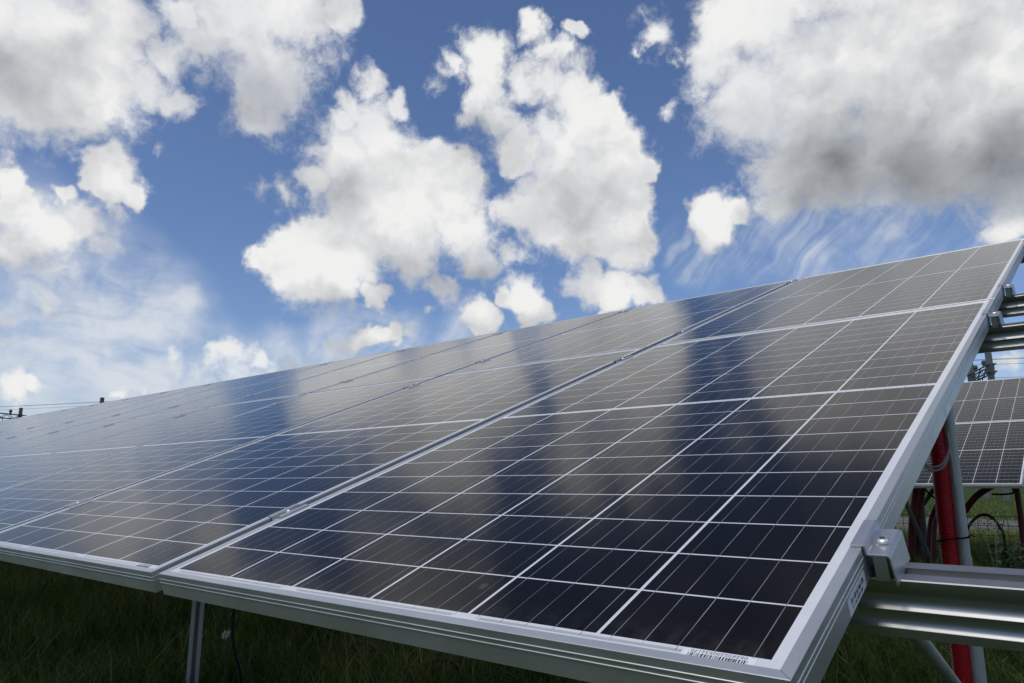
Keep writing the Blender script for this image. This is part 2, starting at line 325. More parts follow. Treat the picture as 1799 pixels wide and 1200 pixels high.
def mitre_seams():                                                  # the hairline joints where the frame bars meet
    t = NT(M_FRAME.node_tree); p = M_FRAME.node_tree.nodes['Principled BSDF']; src = p.inputs['Base Color'].links[0].from_socket
    s = t.n.new('ShaderNodeSeparateXYZ'); t.put(s.inputs[0], coords(t)); x, y = s.outputs[0], s.outputs[1]
    mx = t.m('MINIMUM', x, t.m('SUBTRACT', W, x)); my = t.m('MINIMUM', y, t.m('SUBTRACT', L, y))
    k = t.m('MULTIPLY', t.m('LESS_THAN', t.m('ABSOLUTE', t.m('SUBTRACT', mx, my)), 0.0004), t.m('GREATER_THAN', mx, 0.0004))
    t.put(p.inputs['Base Color'], t.mix(t.m('MULTIPLY', k, 0.8), src, (0.05, 0.05, 0.05, 1)))
mitre_seams()

def glass_material():
    m, t, b = new_mat('cells_under_glass')
    c = coords(t); sx = t.n.new('ShaderNodeSeparateXYZ'); t.put(sx.inputs[0], c); x, y = sx.outputs[0], sx.outputs[1]
    u = t.m('SUBTRACT', x, MU); v = t.m('SUBTRACT', y, MVB)
    inu = t.m('MULTIPLY', t.m('GREATER_THAN', u, 0.0), t.m('LESS_THAN', u, 6 * PU))
    inv = t.m('MULTIPLY', t.m('GREATER_THAN', v, 0.0), t.m('LESS_THAN', v, 20 * PV + MID))
    inside = t.m('MULTIPLY', inu, inv)
    # columns
    a = t.m('DIVIDE', u, PU)
    dcol = t.m('MULTIPLY', t.m('ABSOLUTE', t.m('SUBTRACT', t.m('FRACT', t.m('ADD', a, 0.5)), 0.5)), PU)
    colgap = t.m('LESS_THAN', dcol, 0.0019)
    # rows, the two halves apart
    mid0 = 10 * PV
    dmid = t.m('ABSOLUTE', t.m('SUBTRACT', v, mid0 + MID / 2))
    midgap = t.m('LESS_THAN', dmid, MID / 2)
    v2 = t.m('SUBTRACT', v, t.m('MULTIPLY', t.m('GREATER_THAN', v, mid0 + MID / 2), MID))
    r = t.m('DIVIDE', v2, PV)
    drow = t.m('MULTIPLY', t.m('ABSOLUTE', t.m('SUBTRACT', t.m('FRACT', t.m('ADD', r, 0.5)), 0.5)), PV)
    rowgap = t.m('LESS_THAN', drow, 0.00115)
    gap = t.m('MAXIMUM', t.m('MAXIMUM', colgap, rowgap), midgap)
    cell = t.m('MULTIPLY', inside, t.m('SUBTRACT', 1.0, gap))
    # five ribbons a cell
    f5 = t.m('FRACT', t.m('MULTIPLY', a, 5.0))
    dbus = t.m('MULTIPLY', t.m('ABSOLUTE', t.m('SUBTRACT', f5, 0.5)), PU / 5)
    near = t.m('MULTIPLY', t.m('GREATER_THAN', v, -0.006), t.m('LESS_THAN', v, 20 * PV + MID + 0.006))
    bus = t.m('MULTIPLY', t.m('MULTIPLY', t.m('LESS_THAN', dbus, 0.00037), inu), near)
    # grey collector ribbons in the white margins and across the middle
    seg = t.m('LESS_THAN', t.m('ABSOLUTE', t.m('SUBTRACT', t.m('FRACT', t.m('MULTIPLY', a, 0.5)), 0.5)), 0.44)
    rib = t.m('LESS_THAN', t.m('ABSOLUTE', t.m('ADD', v, 0.0052)), 0.0022)
    rib2 = t.m('LESS_THAN', t.m('ABSOLUTE', t.m('SUBTRACT', v, 20 * PV + MID + 0.007)), 0.0022)
    ribm = t.m('LESS_THAN', dmid, 0.0012)
    rib = t.m('MULTIPLY', t.m('MAXIMUM', t.m('MAXIMUM', rib, rib2), ribm), t.m('MULTIPLY', seg, inu))
    # tones: each cell a little different, grain of the silicon, film of dust, a few dried drops
    cid = t.n.new('ShaderNodeCombineXYZ'); t.put(cid.inputs[0], t.m('FLOOR', a)); t.put(cid.inputs[1], t.m('FLOOR', r))
    wn = t.n.new('ShaderNodeTexWhiteNoise'); t.put(wn.inputs['Vector'], cid.outputs[0])
    oi = t.n.new('ShaderNodeObjectInfo')
    ov = t.v('MULTIPLY_ADD', oi.outputs['Location'], (3.1, 2.3, 1.7), c)
    sil = t.mix(wn.outputs['Value'], (0.0035, 0.0031, 0.0040, 1), (0.0060, 0.0052, 0.0058, 1))
    fing = t.m('LESS_THAN', t.m('FRACT', t.m('MULTIPLY', v2, 640.0)), 0.07)
    sil = t.mix(t.m('MULTIPLY', fing, 0.10), sil, (0.10, 0.10, 0.10, 1))
    grain = t.noise(ov, 900.0, 2, 0.7)
    sil = t.mix(t.m('MULTIPLY', t.step(grain, 0.60, 0.80), 0.025), sil, (0.25, 0.24, 0.25, 1))
    bus_glint = t.noise(t.v('MULTIPLY', ov, (300.0, 9.0, 1.0)), 1.0, 3, 0.6)
    busc = t.mix(t.step(bus_glint, 0.35, 0.75), (0.11, 0.11, 0.115, 1), (0.42, 0.42, 0.44, 1))  # glints painted in: brighter streaks along the ribbons as if catching light
    white = t.mix(t.noise(ov, 40.0, 3), (0.62, 0.63, 0.66, 1), (0.72, 0.73, 0.76, 1))
    col = t.mix(cell, white, sil)
    col = t.mix(t.m('MULTIPLY', rib, 0.75), col, (0.34, 0.35, 0.37, 1))
    col = t.mix(bus, col, busc)
    dust = t.m('MULTIPLY', t.step(t.noise(ov, 5.0, 6, 0.65), 0.35, 0.75), 0.007)
    spot = t.voro(t.v('MULTIPLY_ADD', t.v('SUBTRACT', t.noise(ov, 60.0, 3, col=True), (0.5,) * 3), (0.02,) * 3, ov), 7.0)
    dust = t.m('ADD', dust, t.m('MULTIPLY', t.step(spot, 0.055, 0.02), 0.10))
    speck = t.voro(ov, 70.0)
    dust = t.m('ADD', dust, t.m('MULTIPLY', t.step(speck, 0.07, 0.03), 0.05))
    low = t.m('MULTIPLY', t.step(v, 0.05, -0.012), t.step(t.noise(t.v('MULTIPLY', ov, (60.0, 25.0, 1.0)), 1.0, 5, 0.65), 0.35, 0.75))
    dust = t.m('ADD', dust, t.m('MULTIPLY', low, 0.06))
    col = t.mix(dust, col, (0.42, 0.40, 0.37, 1))
    t.put(b.inputs['Base Color'], col)
    b.inputs['IOR'].default_value = 1.175
    t.put(b.inputs['Roughness'], t.m('MULTIPLY_ADD', t.noise(ov, 11.0, 4), 0.05, 0.10))
    b.inputs['Specular Tint'].default_value = (1.0, 0.90, 0.79, 1)
    n = t.n.new('ShaderNodeBump'); n.inputs['Strength'].default_value = 0.05; n.inputs['Distance'].default_value = 0.0004
    t.put(n.inputs['Height'], t.noise(ov, 700.0, 2)); t.l.new(n.outputs[0], b.inputs['Normal'])
    return m
M_GLASS = glass_material()

# ------------------------------------------------------------------ one solar panel: local x across, y up the slope, z out of the face, top of frame at z = 0
def ring(prof):
    """sweep an (inset, z) outline round the panel with mitred corners"""
    mb = MB(); n = len(prof); vs = []
    for cx, cy, sx, sy in ((0, 0, 1, 1), (W, 0, -1, 1), (W, L, -1, -1), (0, L, 1, -1)):
        vs += [(cx + sx * d, cy + sy * d, z) for d, z in prof]
    fs = []
    for k in range(4):
        for i in range(n):
            j = (i + 1) % n; k2 = (k + 1) % 4
            fs.append((k * n + i, k * n + j, k2 * n + j, k2 * n + i)[::-1])
    mb.add(vs, fs); return mb
FRAME_PROF = [(0.0006, 0.0), (FW - 0.0006, -0.0002), (FW, -0.0010), (FW, -0.0030), (FW, -0.0075), (0.0022, -0.0085), (0.0022, -FH + 0.002), (0.026, -FH + 0.002), (0.026, -FH),
              (0.0006, -FH), (0.0, -FH + 0.0006), (0.0, -0.0162), (-0.0007, -0.0158), (-0.0007, -0.0150), (0.0, -0.0146),
              (0.0, -0.0104), (-0.0007, -0.0100), (-0.0007, -0.0092), (0.0, -0.0088), (0.0, -0.0006)]
def text_mesh(s, size, name):
    cu = bpy.data.curves.new(name, 'FONT'); cu.body = s; cu.size = size; cu.align_x = 'LEFT'; cu.extrude = 0.00008
    o = bpy.data.objects.new(name, cu); COL.objects.link(o)
    bpy.context.view_layer.update()
    me = bpy.data.meshes.new_from_object(o.evaluated_get(bpy.context.evaluated_depsgraph_get()))
    bpy.data.objects.remove(o); bpy.data.curves.remove(cu); me.name = name
    return me
def bars(x0, x1, y0, y1, z, seed, th=0.0001):
    r = random.Random(seed); mb = MB(); x = x0
    while x < x1:
        wd = r.choice((0.0005, 0.0005, 0.0009, 0.0014)); mb.box(x, min(x + wd, x1), y0, y1, z, z + th); x += wd + r.choice((0.0005, 0.0008, 0.0012))
    return mb
def make_panel():
    root = empty('solar_panel', (0, 0, 0))
    fr = ring(FRAME_PROF).build('frame', M_FRAME, root)
    g = MB(); z1, z0 = -0.0016, -0.0066
    g.box(0.0030, W - 0.0030, 0.0030, L - 0.0030, z0, z1); gl = g.build('glass_face', M_GLASS, root)
    bk = MB(); bk.box(0.004, W - 0.004, 0.004, L - 0.004, z0 - 0.0006, z0 - 0.0001); bk.build('backsheet', M_WHITE, root)
    for k in (0.28, 0.5, 0.72):
        jb = MB(); jb.box(W * k - 0.03, W * k + 0.03, L * 0.5 - 0.045, L * 0.5 + 0.045, z0 - 0.018, z0 - 0.0008); jb.build('junction_box', M_BLACK, root, bevel=0.003)
    # serial label in the lower white margin, right corner
    lx0, lx1 = W - MU - 0.074, W - MU - 0.012
    lb = MB(); lb.box(lx0, lx1, FW + 0.0004, MVB - 0.0003, z1 + 0.00005, z1 + 0.00015); lab = lb.build('serial_label', M_WHITE, gl)
    bars(lx0 + 0.006, lx1 - 0.006, FW + 0.0010, FW + 0.0056, z1 + 0.00016, 3).build('barcode', M_INK, lab)
    me = text_mesh('062602200532170', 0.0050, 'serial_number'); me.materials.append(M_FAINT)
    o = bpy.data.objects.new('serial_number', me); COL.objects.link(o); o.parent = gl
    xs = [v.co.x for v in me.vertices]; sc = (lx1 - lx0 - 0.014) / (max(xs) - min(xs))
    o.scale = (sc, 1.0, 1.0); o.rotation_euler = (0, 0, math.pi); o.location = (lx1 - 0.007, MVB - 0.0009, z1 + 0.00025)
    return root

CT, ST = math.cos(TILT), math.sin(TILT)
def on_plane(u, v, n=0.0, y0=0.0, z0=H0):
    return (u, y0 + v * CT - n * ST, z0 + v * ST + n * CT)
ORD = ['first', 'second', 'third', 'fourth', 'fifth', 'sixth', 'seventh', 'eighth', 'ninth', 'tenth', 'eleventh', 'twelfth', 'thirteenth', 'fourteenth', 'fifteenth', 'sixteenth', 'seventeenth', 'eighteenth', 'nineteenth', 'twentieth']

# ------------------------------------------------------------------ ground
gm, gt, gb = new_mat('turf_and_soil')
gc_ = coords(gt)
g1 = gt.noise(gc_, 0.35, 6, 0.6); g2 = gt.noise(gc_, 6.0, 6, 0.65); g3 = gt.noise(gc_, 60.0, 3, 0.6)
gcol = gt.mix(gt.step(g2, 0.3, 0.7), (0.020, 0.034, 0.008, 1), (0.050, 0.082, 0.018, 1))
gcol = gt.mix(gt.m('MULTIPLY', gt.step(g1, 0.52, 0.66), 0.55), gcol, (0.085, 0.100, 0.030, 1))
gcol = gt.mix(gt.m('MULTIPLY', gt.step(g3, 0.5, 0.8), 0.35), gcol, (0.040, 0.032, 0.020, 1))
gt.put(gb.inputs['Base Color'], gcol); gb.inputs['Roughness'].default_value = 0.9; gb.inputs['Specular IOR Level'].default_value = 0.1
bump(gt, gb, g3, 0.6, 0.03)
mb = MB()
R_ = [0, 6, 12, 24, 50, 120, 400, 2500]
vs = [(0, 4, 0)]; fs = []
for r in R_[1:]:
    for k in range(48):
        a = 2 * math.pi * k / 48; vs.append((r * math.cos(a), 4 + r * math.sin(a), 0))
for k in range(48): fs.append((0, 1 + k, 1 + (k + 1) % 48))
for i in range(len(R_) - 2):
    for k in range(48):
        a = 1 + i * 48 + k; b = 1 + i * 48 + (k + 1) % 48; fs.append((a, a + 48, b + 48, b))
mb.add(vs, fs); tag(mb.build('ground', gm), kind='structure')

pm, pt, pb = new_mat('bare_gravel')
pc = coords(pt); p1 = pt.noise(pc, 30.0, 6, 0.7); p2 = pt.noise(pc, 1.2, 4, 0.6)
pcol = pt.mix(p1, (0.055, 0.050, 0.043, 1), (0.20, 0.185, 0.16, 1))
pcol = pt.mix(pt.m('MULTIPLY', pt.step(p2, 0.5, 0.68), 0.8), pcol, (0.045, 0.07, 0.018, 1))
pt.put(pb.inputs['Base Color'], pcol); pb.inputs['Roughness'].default_value = 0.95
bump(pt, pb, p1, 0.7, 0.02)
mb = MB(); vs = []; n = 90
for i in range(n + 1):
    x = -60 + 90 * i / n
    vs += [(x, 14.5 + 1.2 * math.sin(x * 0.31) + rng.uniform(-.5, .5), 0.004), (x, 20.5 + 1.3 * math.sin(x * 0.23 + 1) + rng.uniform(-.6, .6), 0.004)]
mb.add(vs, [(2 * i, 2 * i + 2, 2 * i + 3, 2 * i + 1) for i in range(n)]); tag(mb.build('gravel_path', pm), kind='structure')

# ------------------------------------------------------------------ panels
proto = make_panel()
def row_name(j): return 'lower' if j == 0 else 'upper'
NCOL = 17
first = True
for k in range(NCOL):
    for j in (0, 1):
        o = proto if first else copy_tree(proto); first = False
        o.location = on_plane(-6 * PU - MU - k * (W + GU), -MVB + j * (L + GV), 0.0016); o.rotation_euler = (TILT, 0, 0)
        if k == 0 and j == 0: lab = 'large dark solar panel nearest the camera, filling the foreground of the front table'
        elif k == 0: lab = 'dark solar panel at the right end of the front table, in its upper row'
        elif (j == 0 and k > 9) or (j == 1 and k > 13): lab = 'solar panel in the far left run of the front table'
        else: lab = '%s solar panel from the right end in the %s row of the front table' % (ORD[k], row_name(j))
        tag(o, lab, 'solar panel', 'solar panels of the front table')
BU, BY, BZ = -0.404, 6.432, H0 + 0.150
for k in range(-1, 4):
    for j in (0, 1):
        o = copy_tree(proto)
        o.location = on_plane(BU - W - k * (W + GU), -MVB + j * (L + GV), 0.0016, BY, BZ); o.rotation_euler = (TILT, 0, 0)
        if k in (2, 3): lab = 'solar panel of the rear table hidden behind the front table'
        else:
            lab = {(-1, 0): 'cut off %s panel of the rear table at the right edge of the picture', (0, 0): '%s panel of the rear table, right of the red conduit and steel post', (1, 0): '%s panel of the rear table, left of the red conduit beside the front table'}[(k, 0)] % row_name(j)
        tag(o, lab, 'solar panel', 'solar panels of the rear table')

# ------------------------------------------------------------------ rails
def rail_profile():
    h = [(-0.0065, -0.007), (-0.0065, 0.0), (-0.0190, 0.0), (-0.0200, -0.0010), (-0.0200, -0.0125), (-0.0190, -0.0140), (-0.0168, -0.0148), (-0.0160, -0.0165)]
    for z in (-0.0185, -0.0375):                                    # two flutes: a hollow that sweeps out to a sharp lip
        h += [(-0.0162, z), (-0.0163, z - 0.0030), (-0.0167, z - 0.0056), (-0.0175, z - 0.0078), (-0.0187, z - 0.0095), (-0.0202, z - 0.0107), (-0.0216, z - 0.0114),
              (-0.0221, z - 0.0120), (-0.0219, z - 0.0130), (-0.0180, z - 0.0142), (-0.0162, z - 0.0160)]
    h = h[:-2] + [(-0.0222, -0.0500), (-0.0222, -0.0585)]
    return h + [(-a, b) for a, b in h[::-1]]
RAILV = [0.2355, 1.545, 2.015, 3.392]
RP = rail_profile()
def make_rail(v, x0, x1, y0, z0, lab, group):
    o = empty('mounting_rail', on_plane(x0, v, 0.0016 - FH - 0.0003, y0, z0), (TILT, 0, 0))
    mb = MB(); mb.extrude_x(RP, 0, x1 - x0); mb.build('rail_profile', M_RAIL, o, smooth=38)
    return tag(o, lab, 'rail', group)
RL = ['ribbed aluminium rail jutting out right below the nearest end clamp', 'ribbed aluminium rail jutting out right under the top of the lower row',
      'ribbed aluminium rail jutting out right at the bottom of the upper row', 'ribbed aluminium rail near the top edge of the front table']
for v, lab in zip(RAILV, RL): make_rail(v, -18.0, 1.9, 0, H0, lab, 'rails of the front table')
for v, lab in zip(RAILV, ['bottom', 'second', 'third', 'top']): make_rail(v, -4.8, 1.2, BY, BZ, 'aluminium rail hidden under the rear table', 'rails of the rear table')

# ------------------------------------------------------------------ clamps
def bolt(parent, loc, r, h):
    mb = MB(); mb.lathe([(r * 1.02, -0.001), (r * 1.02, h * 0.18), (r * 0.97, h * 0.42), (r * 0.82, h * 0.72), (r * 0.6, h * 0.92), (r * 0.46, h)], loc, 24)
    b = mb.build('bolt', M_BOLT, parent, smooth=40)
    s = MB(); pr = []
    for k in range(12):
        a = 2 * math.pi * k / 12; rr = r * (0.46 if k % 2 == 0 else 0.30); pr.append((loc[0] + rr * math.cos(a), loc[1] + rr * math.sin(a)))
    z = loc[2] + h
    s.add([(x, y, z + 0.0001) for x, y in pr], [tuple(range(12))]); s.build('socket_shade', M_RECESS, b)  # flat dark star stands in for the shade inside the recess
    return b
CL = 0.062
def make_end_clamp():
    o = empty('end_clamp', (0, 0, 0))
    pr = [(-0.0105, 0.0024), (0.0006, 0.0026), (0.0022, 0.0019), (0.0030, 0.0002), (0.0036, -0.0056), (0.0046, -0.0068), (0.0205, -0.0068), (0.0228, -0.0078), (0.0238, -0.0102), (0.0264, -0.0378),
          (0.0246, -0.0378), (0.0221, -0.0106), (0.0206, -0.0089), (0.0040, -0.0089), (0.0022, -0.0080), (0.0014, -0.0056), (0.0008, 0.0004), (-0.0105, 0.0004)]
    mb = MB(); mb.extrude_y(pr, -CL / 2, CL / 2); mb.build('clamp_plate', M_CLAMP, o, bevel=0.0004)
    mb = MB(); mb.box(0.0060, 0.0190, -CL / 2 + 0.006, CL / 2 - 0.006, -0.0368, -0.0090); mb.build('clamp_core', M_CLAMP, o, bevel=0.001)
    bolt(o, (0.0128, -0.004, -0.0068), 0.0072, 0.0058)
    return o
ec = make_end_clamp()
EL = ['nearest and largest end clamp, with a domed bolt, on the lower right panel edge', 'end clamp at the top right of the lower row, above the second rail',
      'end clamp at the bottom right of the upper row, above the third rail', 'end clamp at the top right corner of the front table']
for i, v in enumerate(RAILV):
    o = ec if i == 0 else copy_tree(ec)
    o.location = on_plane(MU, v, 0.0016); o.rotation_euler = (TILT, 0, 0)
    tag(o, EL[i], 'clamp', 'end clamps on the right edge of the front table')
def make_mid_clamp():
    o = empty('mid_clamp', (0, 0, 0))
    pr = [(-0.0225, 0.0028), (-0.0108, 0.0030), (-0.0094, 0.0018), (-0.0090, -0.0050), (0.0090, -0.0050), (0.0094, 0.0018), (0.0108, 0.0030), (0.0225, 0.0028),
          (0.0225, 0.0004), (0.0122, 0.0003), (0.0116, -0.0078), (-0.0116, -0.0078), (-0.0122, 0.0003), (-0.0225, 0.0004)]
    mb = MB(); mb.extrude_y(pr, -CL / 2, CL / 2); mb.build('clamp_plate', M_CLAMP, o, bevel=0.0004)
    bolt(o, (0, 0, -0.0050), 0.0066, 0.0088)
    return o
mc = make_mid_clamp(); first = True
SPOT = ['low in the gap between', 'high in the gap between', 'low in the gap between', 'high in the gap between']
for k in range(NCOL - 1):
    for i, v in enumerate(RAILV):
        o = mc if first else copy_tree(mc); first = False
        o.location = on_plane(-6 * PU - MU - GU / 2 - k * (W + GU), v, 0.0016); o.rotation_euler = (TILT, 0, 0)
        row = row_name(0 if i < 2 else 1)
        if (row == 'lower' and k > 8) or (row == 'upper' and k > 12): lab = 'mid clamp in the far left run of the front table'
        else: lab = 'small %s clamp between %s and %s %s row front panels' % (['low', 'high', 'low', 'high'][i], ORD[k], ORD[k + 1], row)
        tag(o, lab, 'clamp', 'mid clamps between front panels')
for k in (-1, 0, 1, 2):
    for i, v in enumerate(RAILV):
        o = copy_tree(mc); o.location = on_plane(BU + GU / 2 - (k + 1) * (W + GU), v, 0.0016, BY, BZ); o.rotation_euler = (TILT, 0, 0)
        lab = 'mid clamp between rear table panels out of clear sight'
        if k == -1: lab = 'tiny clamp on the rear table at the right edge of the picture, %s' % ['lowest', 'second from below', 'third from below', 'topmost'][i]
        if k == 0: lab = 'tiny clamp on the rear table gap near the red conduit, %s' % ['lowest', 'second from below', 'third from below', 'topmost'][i]
        tag(o, lab, 'clamp', 'mid clamps between rear panels')

# stickers on the right face of the front frames
def sticker(v0, v1, n0, n1, lab, marks, row=0):
    o = empty('side_sticker', on_plane(MU + 0.0002, v0, 0.0016), (TILT, 0, 0))
    mb = MB(); ln = v1 - v0; r = 0.003; pr = []
    for cy, cz, a0 in ((r, n0 + r, 180), (ln - r, n0 + r, 270), (ln - r, n1 - r, 0), (r, n1 - r, 90)):
        for s in range(4):
            a = D2R(a0 + 30 * s); pr.append((cy + r * math.cos(a), cz + r * math.sin(a)))
    mb.extrude_x(pr, 0.0, 0.0002); mb.build('sticker_paper', M_WHITE, o)
    if marks:                                                       # the print is too small to read: dark strokes in two rows
        r_ = random.Random(11); mb = MB(); y_ = 0.010
        while y_ < 0.056:
            wd = r_.choice((0.0010, 0.0016, 0.0026)); mb.box(0.00022, 0.00032, y_, y_ + wd, n0 + 0.0078, n0 + 0.0078 + r_.uniform(.0040, .0062)); y_ += wd + r_.choice((0.0008, 0.0012, 0.0030))
        y_ = 0.012
        while y_ < 0.050:
            wd = r_.uniform(0.0007, 0.0016); mb.box(0.00022, 0.00032, y_, y_ + wd, n0 + 0.0030, n0 + 0.0055); y_ += wd + r_.choice((0.0006, 0.0010, 0.0022))
        mb.build('sticker_print', M_INK, o)
    return tag(o, lab, 'sticker')
sticker(0.132, 0.196, -0.0345, -0.0178, 'small white printed sticker on the frame side beside the nearest end clamp', True)
sticker(0.762, 0.812, -0.0330, -0.0178, 'small blank white sticker halfway up the right frame side', False)

# ------------------------------------------------------------------ supports of the front table
def c_profile(w_, d, t, lip):
    return [(-w_ / 2, d / 2), (-w_ / 2, -d / 2), (w_ / 2, -d / 2), (w_ / 2, d / 2), (w_ / 2 - lip, d / 2), (w_ / 2 - lip, d / 2 - t), (w_ / 2 - t, d / 2 - t), (w_ / 2 - t, -d / 2 + t), (-w_ / 2 + t, -d / 2 + t), (-w_ / 2 + t, d / 2 - t), (-w_ / 2 + lip, d / 2 - t), (-w_ / 2 + lip, d / 2)]
NB = 0.0016 - FH - 0.0003 - 0.0590
def girder(x, y0, z0, lab, grp, v0=0.70, v1=3.55):
    o = empty('sloping_girder', on_plane(x, v0, NB, y0, z0), (TILT, 0, 0))
    mb = MB(); mb.extrude_y([(a, b - 0.040) for a, b in c_profile(0.045, 0.078, 0.004, 0.013)], 0, v1 - v0); mb.build('girder_profile', M_GALV, o)
    return tag(o, lab, 'girder', grp)
def post(name, x, y, zt, prof, lab, grp, mat, sleeve=None, rot=0):
    o = empty(name, (x, y, -0.3), (0, 0, rot))
    mb = MB()
    if prof == 'tube': mb.tube([(0, 0, 0), (0, 0, zt + 0.3)], 0.0195, 20); mb.build('post_tube', mat, o, smooth=40)
    else: mb.prism(prof, (0, 0, 0), (0, 0, zt + 0.3), (0, 1, 0)); mb.build('post_profile', mat, o)
    if sleeve:
        mb = MB(); mb.tube([(0, 0, 0.2), (0, 0, sleeve + 0.3)], 0.0218, 20); mb.build('ground_sleeve', mat, o, smooth=40)
    return tag(o, lab, 'post', grp)
def under(y, y0=0.0, z0=H0): return z0 + (y - y0) * math.tan(TILT) + NB / CT
for k in range(5):
    xf, xr = -2.33 - 3.11 * k, -0.222 - 3.11 * k
    girder(xf, 0, H0, 'sloping galvanised girder under the front table', 'girders under the front table')
    girder(xr, 0, H0, 'sloping galvanised girder under the front table', 'girders under the front table')
    post('front_post', xf, 0.75, under(0.75) - 0.07, c_profile(0.040, 0.040, 0.004, 0.013), 'grey slotted steel post under the front edge, left of centre' if k == 0 else 'slotted steel post under the far run of the front table', 'front posts', M_GALV, rot=D2R(-117.5))
    post('rear_post', xr, 2.30, under(2.30) - 0.06, 'tube', 'round galvanised steel post beside the red conduit at right' if k == 0 else 'round steel post under the far run of the front table', 'rear posts', M_GALV, sleeve=H0 - 0.10)
    o = empty('diagonal_brace', (xr + 0.20, 0.33, 0))
    mb = MB(); mb.tube([(0.0, 0.0, H0 + 0.045), (-0.215, 2.05, 0.06)], 0.0135, 14); mb.build('brace_tube', M_GALV, o, smooth=40)
    tag(o, 'grey diagonal brace tube below the nearest rail' if k == 0 else 'diagonal brace tube under the far run of the front table', 'brace', 'braces of the front table')

# red corrugated conduit beside the rear post, its ties and loops
def corrugated(pts, r, pitch, n=18):
    pts = smooth_path(pts, 40); ds = [0.0]
    for a, b in zip(pts, pts[1:]): ds.append(ds[-1] + (b - a).length)
    out = []; rr = []; m = int(ds[-1] / pitch * 4); j = 0
    for i in range(m + 1):
        d = ds[-1] * i / m
        while j < len(ds) - 2 and ds[j + 1] < d: j += 1
        t = (d - ds[j]) / max(ds[j + 1] - ds[j], 1e-9); out.append(pts[j].lerp(pts[j + 1], min(t, 1))); rr.append(r if i % 4 in (0, 1) else r - 0.0036)
    mb = MB(); mb.tube(out, rr, n); return mb
CX, CY = -0.264, 2.285
o = empty('corrugated_conduit', (CX, CY, 0))
corrugated([(0, 0, -0.05), (0.0, 0, 0.3), (0.002, 0, 0.7), (0.004, 0, 0.92), (-0.012, 0.03, 1.06), (-0.10, 0.10, 1.16), (-0.26, 0.14, 1.18)], 0.0275, 0.0074).build('ribbed_sleeve', M_RED, o, smooth=50)
tag(o, 'thick bright red corrugated conduit rising beside the steel post', 'conduit')
o = empty('cable_tie', (CX, CY, H0 - 0.045)); mb = MB()
loop = []
for k in range(33):
    a = 2 * math.pi * k / 32; x = 0.0305 * math.cos(a); y = 0.0305 * math.sin(a)
    if x > 0: x *= 2.1
    loop.append((x, y, 0.008 * math.cos(a)))
mb.tube(loop, 0.0028, 6); mb.build('tie_strap', M_BLACK, o)
mb = MB(); mb.tube(smooth_path([(0.060, -0.015, 0.008), (0.075, -0.035, 0.016), (0.088, -0.045, 0.014)], 5), 0.0022, 6); mb.build('tie_tail', M_BLACK, o)
tag(o, 'black cable tie strapping the red conduit to the steel post', 'cable tie')
o = empty('pale_cable_loop', (CX, CY - 0.03, H0 + 0.22)); mb = MB()
for q_ in range(2):
    mb.tube(smooth_path([(-0.05, -0.02, 0.02 + .012 * q_), (-0.02, -0.03, -0.035 + .012 * q_), (0.02, -0.03, -0.03 + .012 * q_), (0.043, -0.02, 0.02 + .01 * q_), (0.045, -0.01, 0.09)], 8), 0.0035, 6)
mb.tube(smooth_path([(0.045, -0.01, 0.09), (0.050, -0.03, 0.02), (0.052, -0.03, -0.09)], 6), 0.0022, 6)
mb.build('cable_strand', M_LOOP, o); tag(o, 'thin pale cable looped round the top of the red conduit', 'cable')

# cables in the grass below the front table
def cable(name, pts, r, mat, lab, grp=None, cat='cable'):
    mb = MB(); P0 = Vector(pts[0]); mb.tube([p - P0 for p in smooth_path(pts, 10)], r, 8); o = mb.build(name, mat); o.location = P0
    o.data.polygons.foreach_set('use_smooth', [True] * len(o.data.polygons))
    return tag(o, lab, cat, grp)
def rel(x, y, z): return (x, y, z + H0)
cable('black_cable', [rel(-1.99, 0.75, -0.10), rel(-2.03, 0.72, -0.24), rel(-2.00, 0.70, -0.34), rel(-1.90, 0.68, -0.44), rel(-1.84, 0.66, -0.52), rel(-1.80, 0.60, -0.66)], 0.0048, M_BLACK, 'thin black cable hanging into the grass right of the slotted post')
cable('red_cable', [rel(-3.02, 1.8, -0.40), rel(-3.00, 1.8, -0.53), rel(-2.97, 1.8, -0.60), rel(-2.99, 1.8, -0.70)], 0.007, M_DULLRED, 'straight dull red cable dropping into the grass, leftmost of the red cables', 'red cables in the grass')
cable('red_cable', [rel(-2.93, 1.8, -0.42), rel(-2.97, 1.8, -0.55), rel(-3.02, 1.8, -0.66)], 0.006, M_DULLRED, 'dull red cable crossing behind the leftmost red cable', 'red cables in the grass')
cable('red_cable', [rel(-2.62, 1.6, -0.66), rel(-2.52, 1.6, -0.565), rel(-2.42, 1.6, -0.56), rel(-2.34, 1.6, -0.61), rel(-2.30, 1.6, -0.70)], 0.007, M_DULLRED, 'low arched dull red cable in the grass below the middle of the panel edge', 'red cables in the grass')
cable('red_cable', [rel(-2.02, 1.5, -0.66), rel(-1.96, 1.5, -0.56), rel(-1.88, 1.5, -0.525), rel(-1.80, 1.5, -0.53), rel(-1.765, 1.5, -0.60), rel(-1.79, 1.5, -0.70)], 0.007, M_DULLRED, 'rightmost arched dull red cable in the grass below the panel edge', 'red cables in the grass')

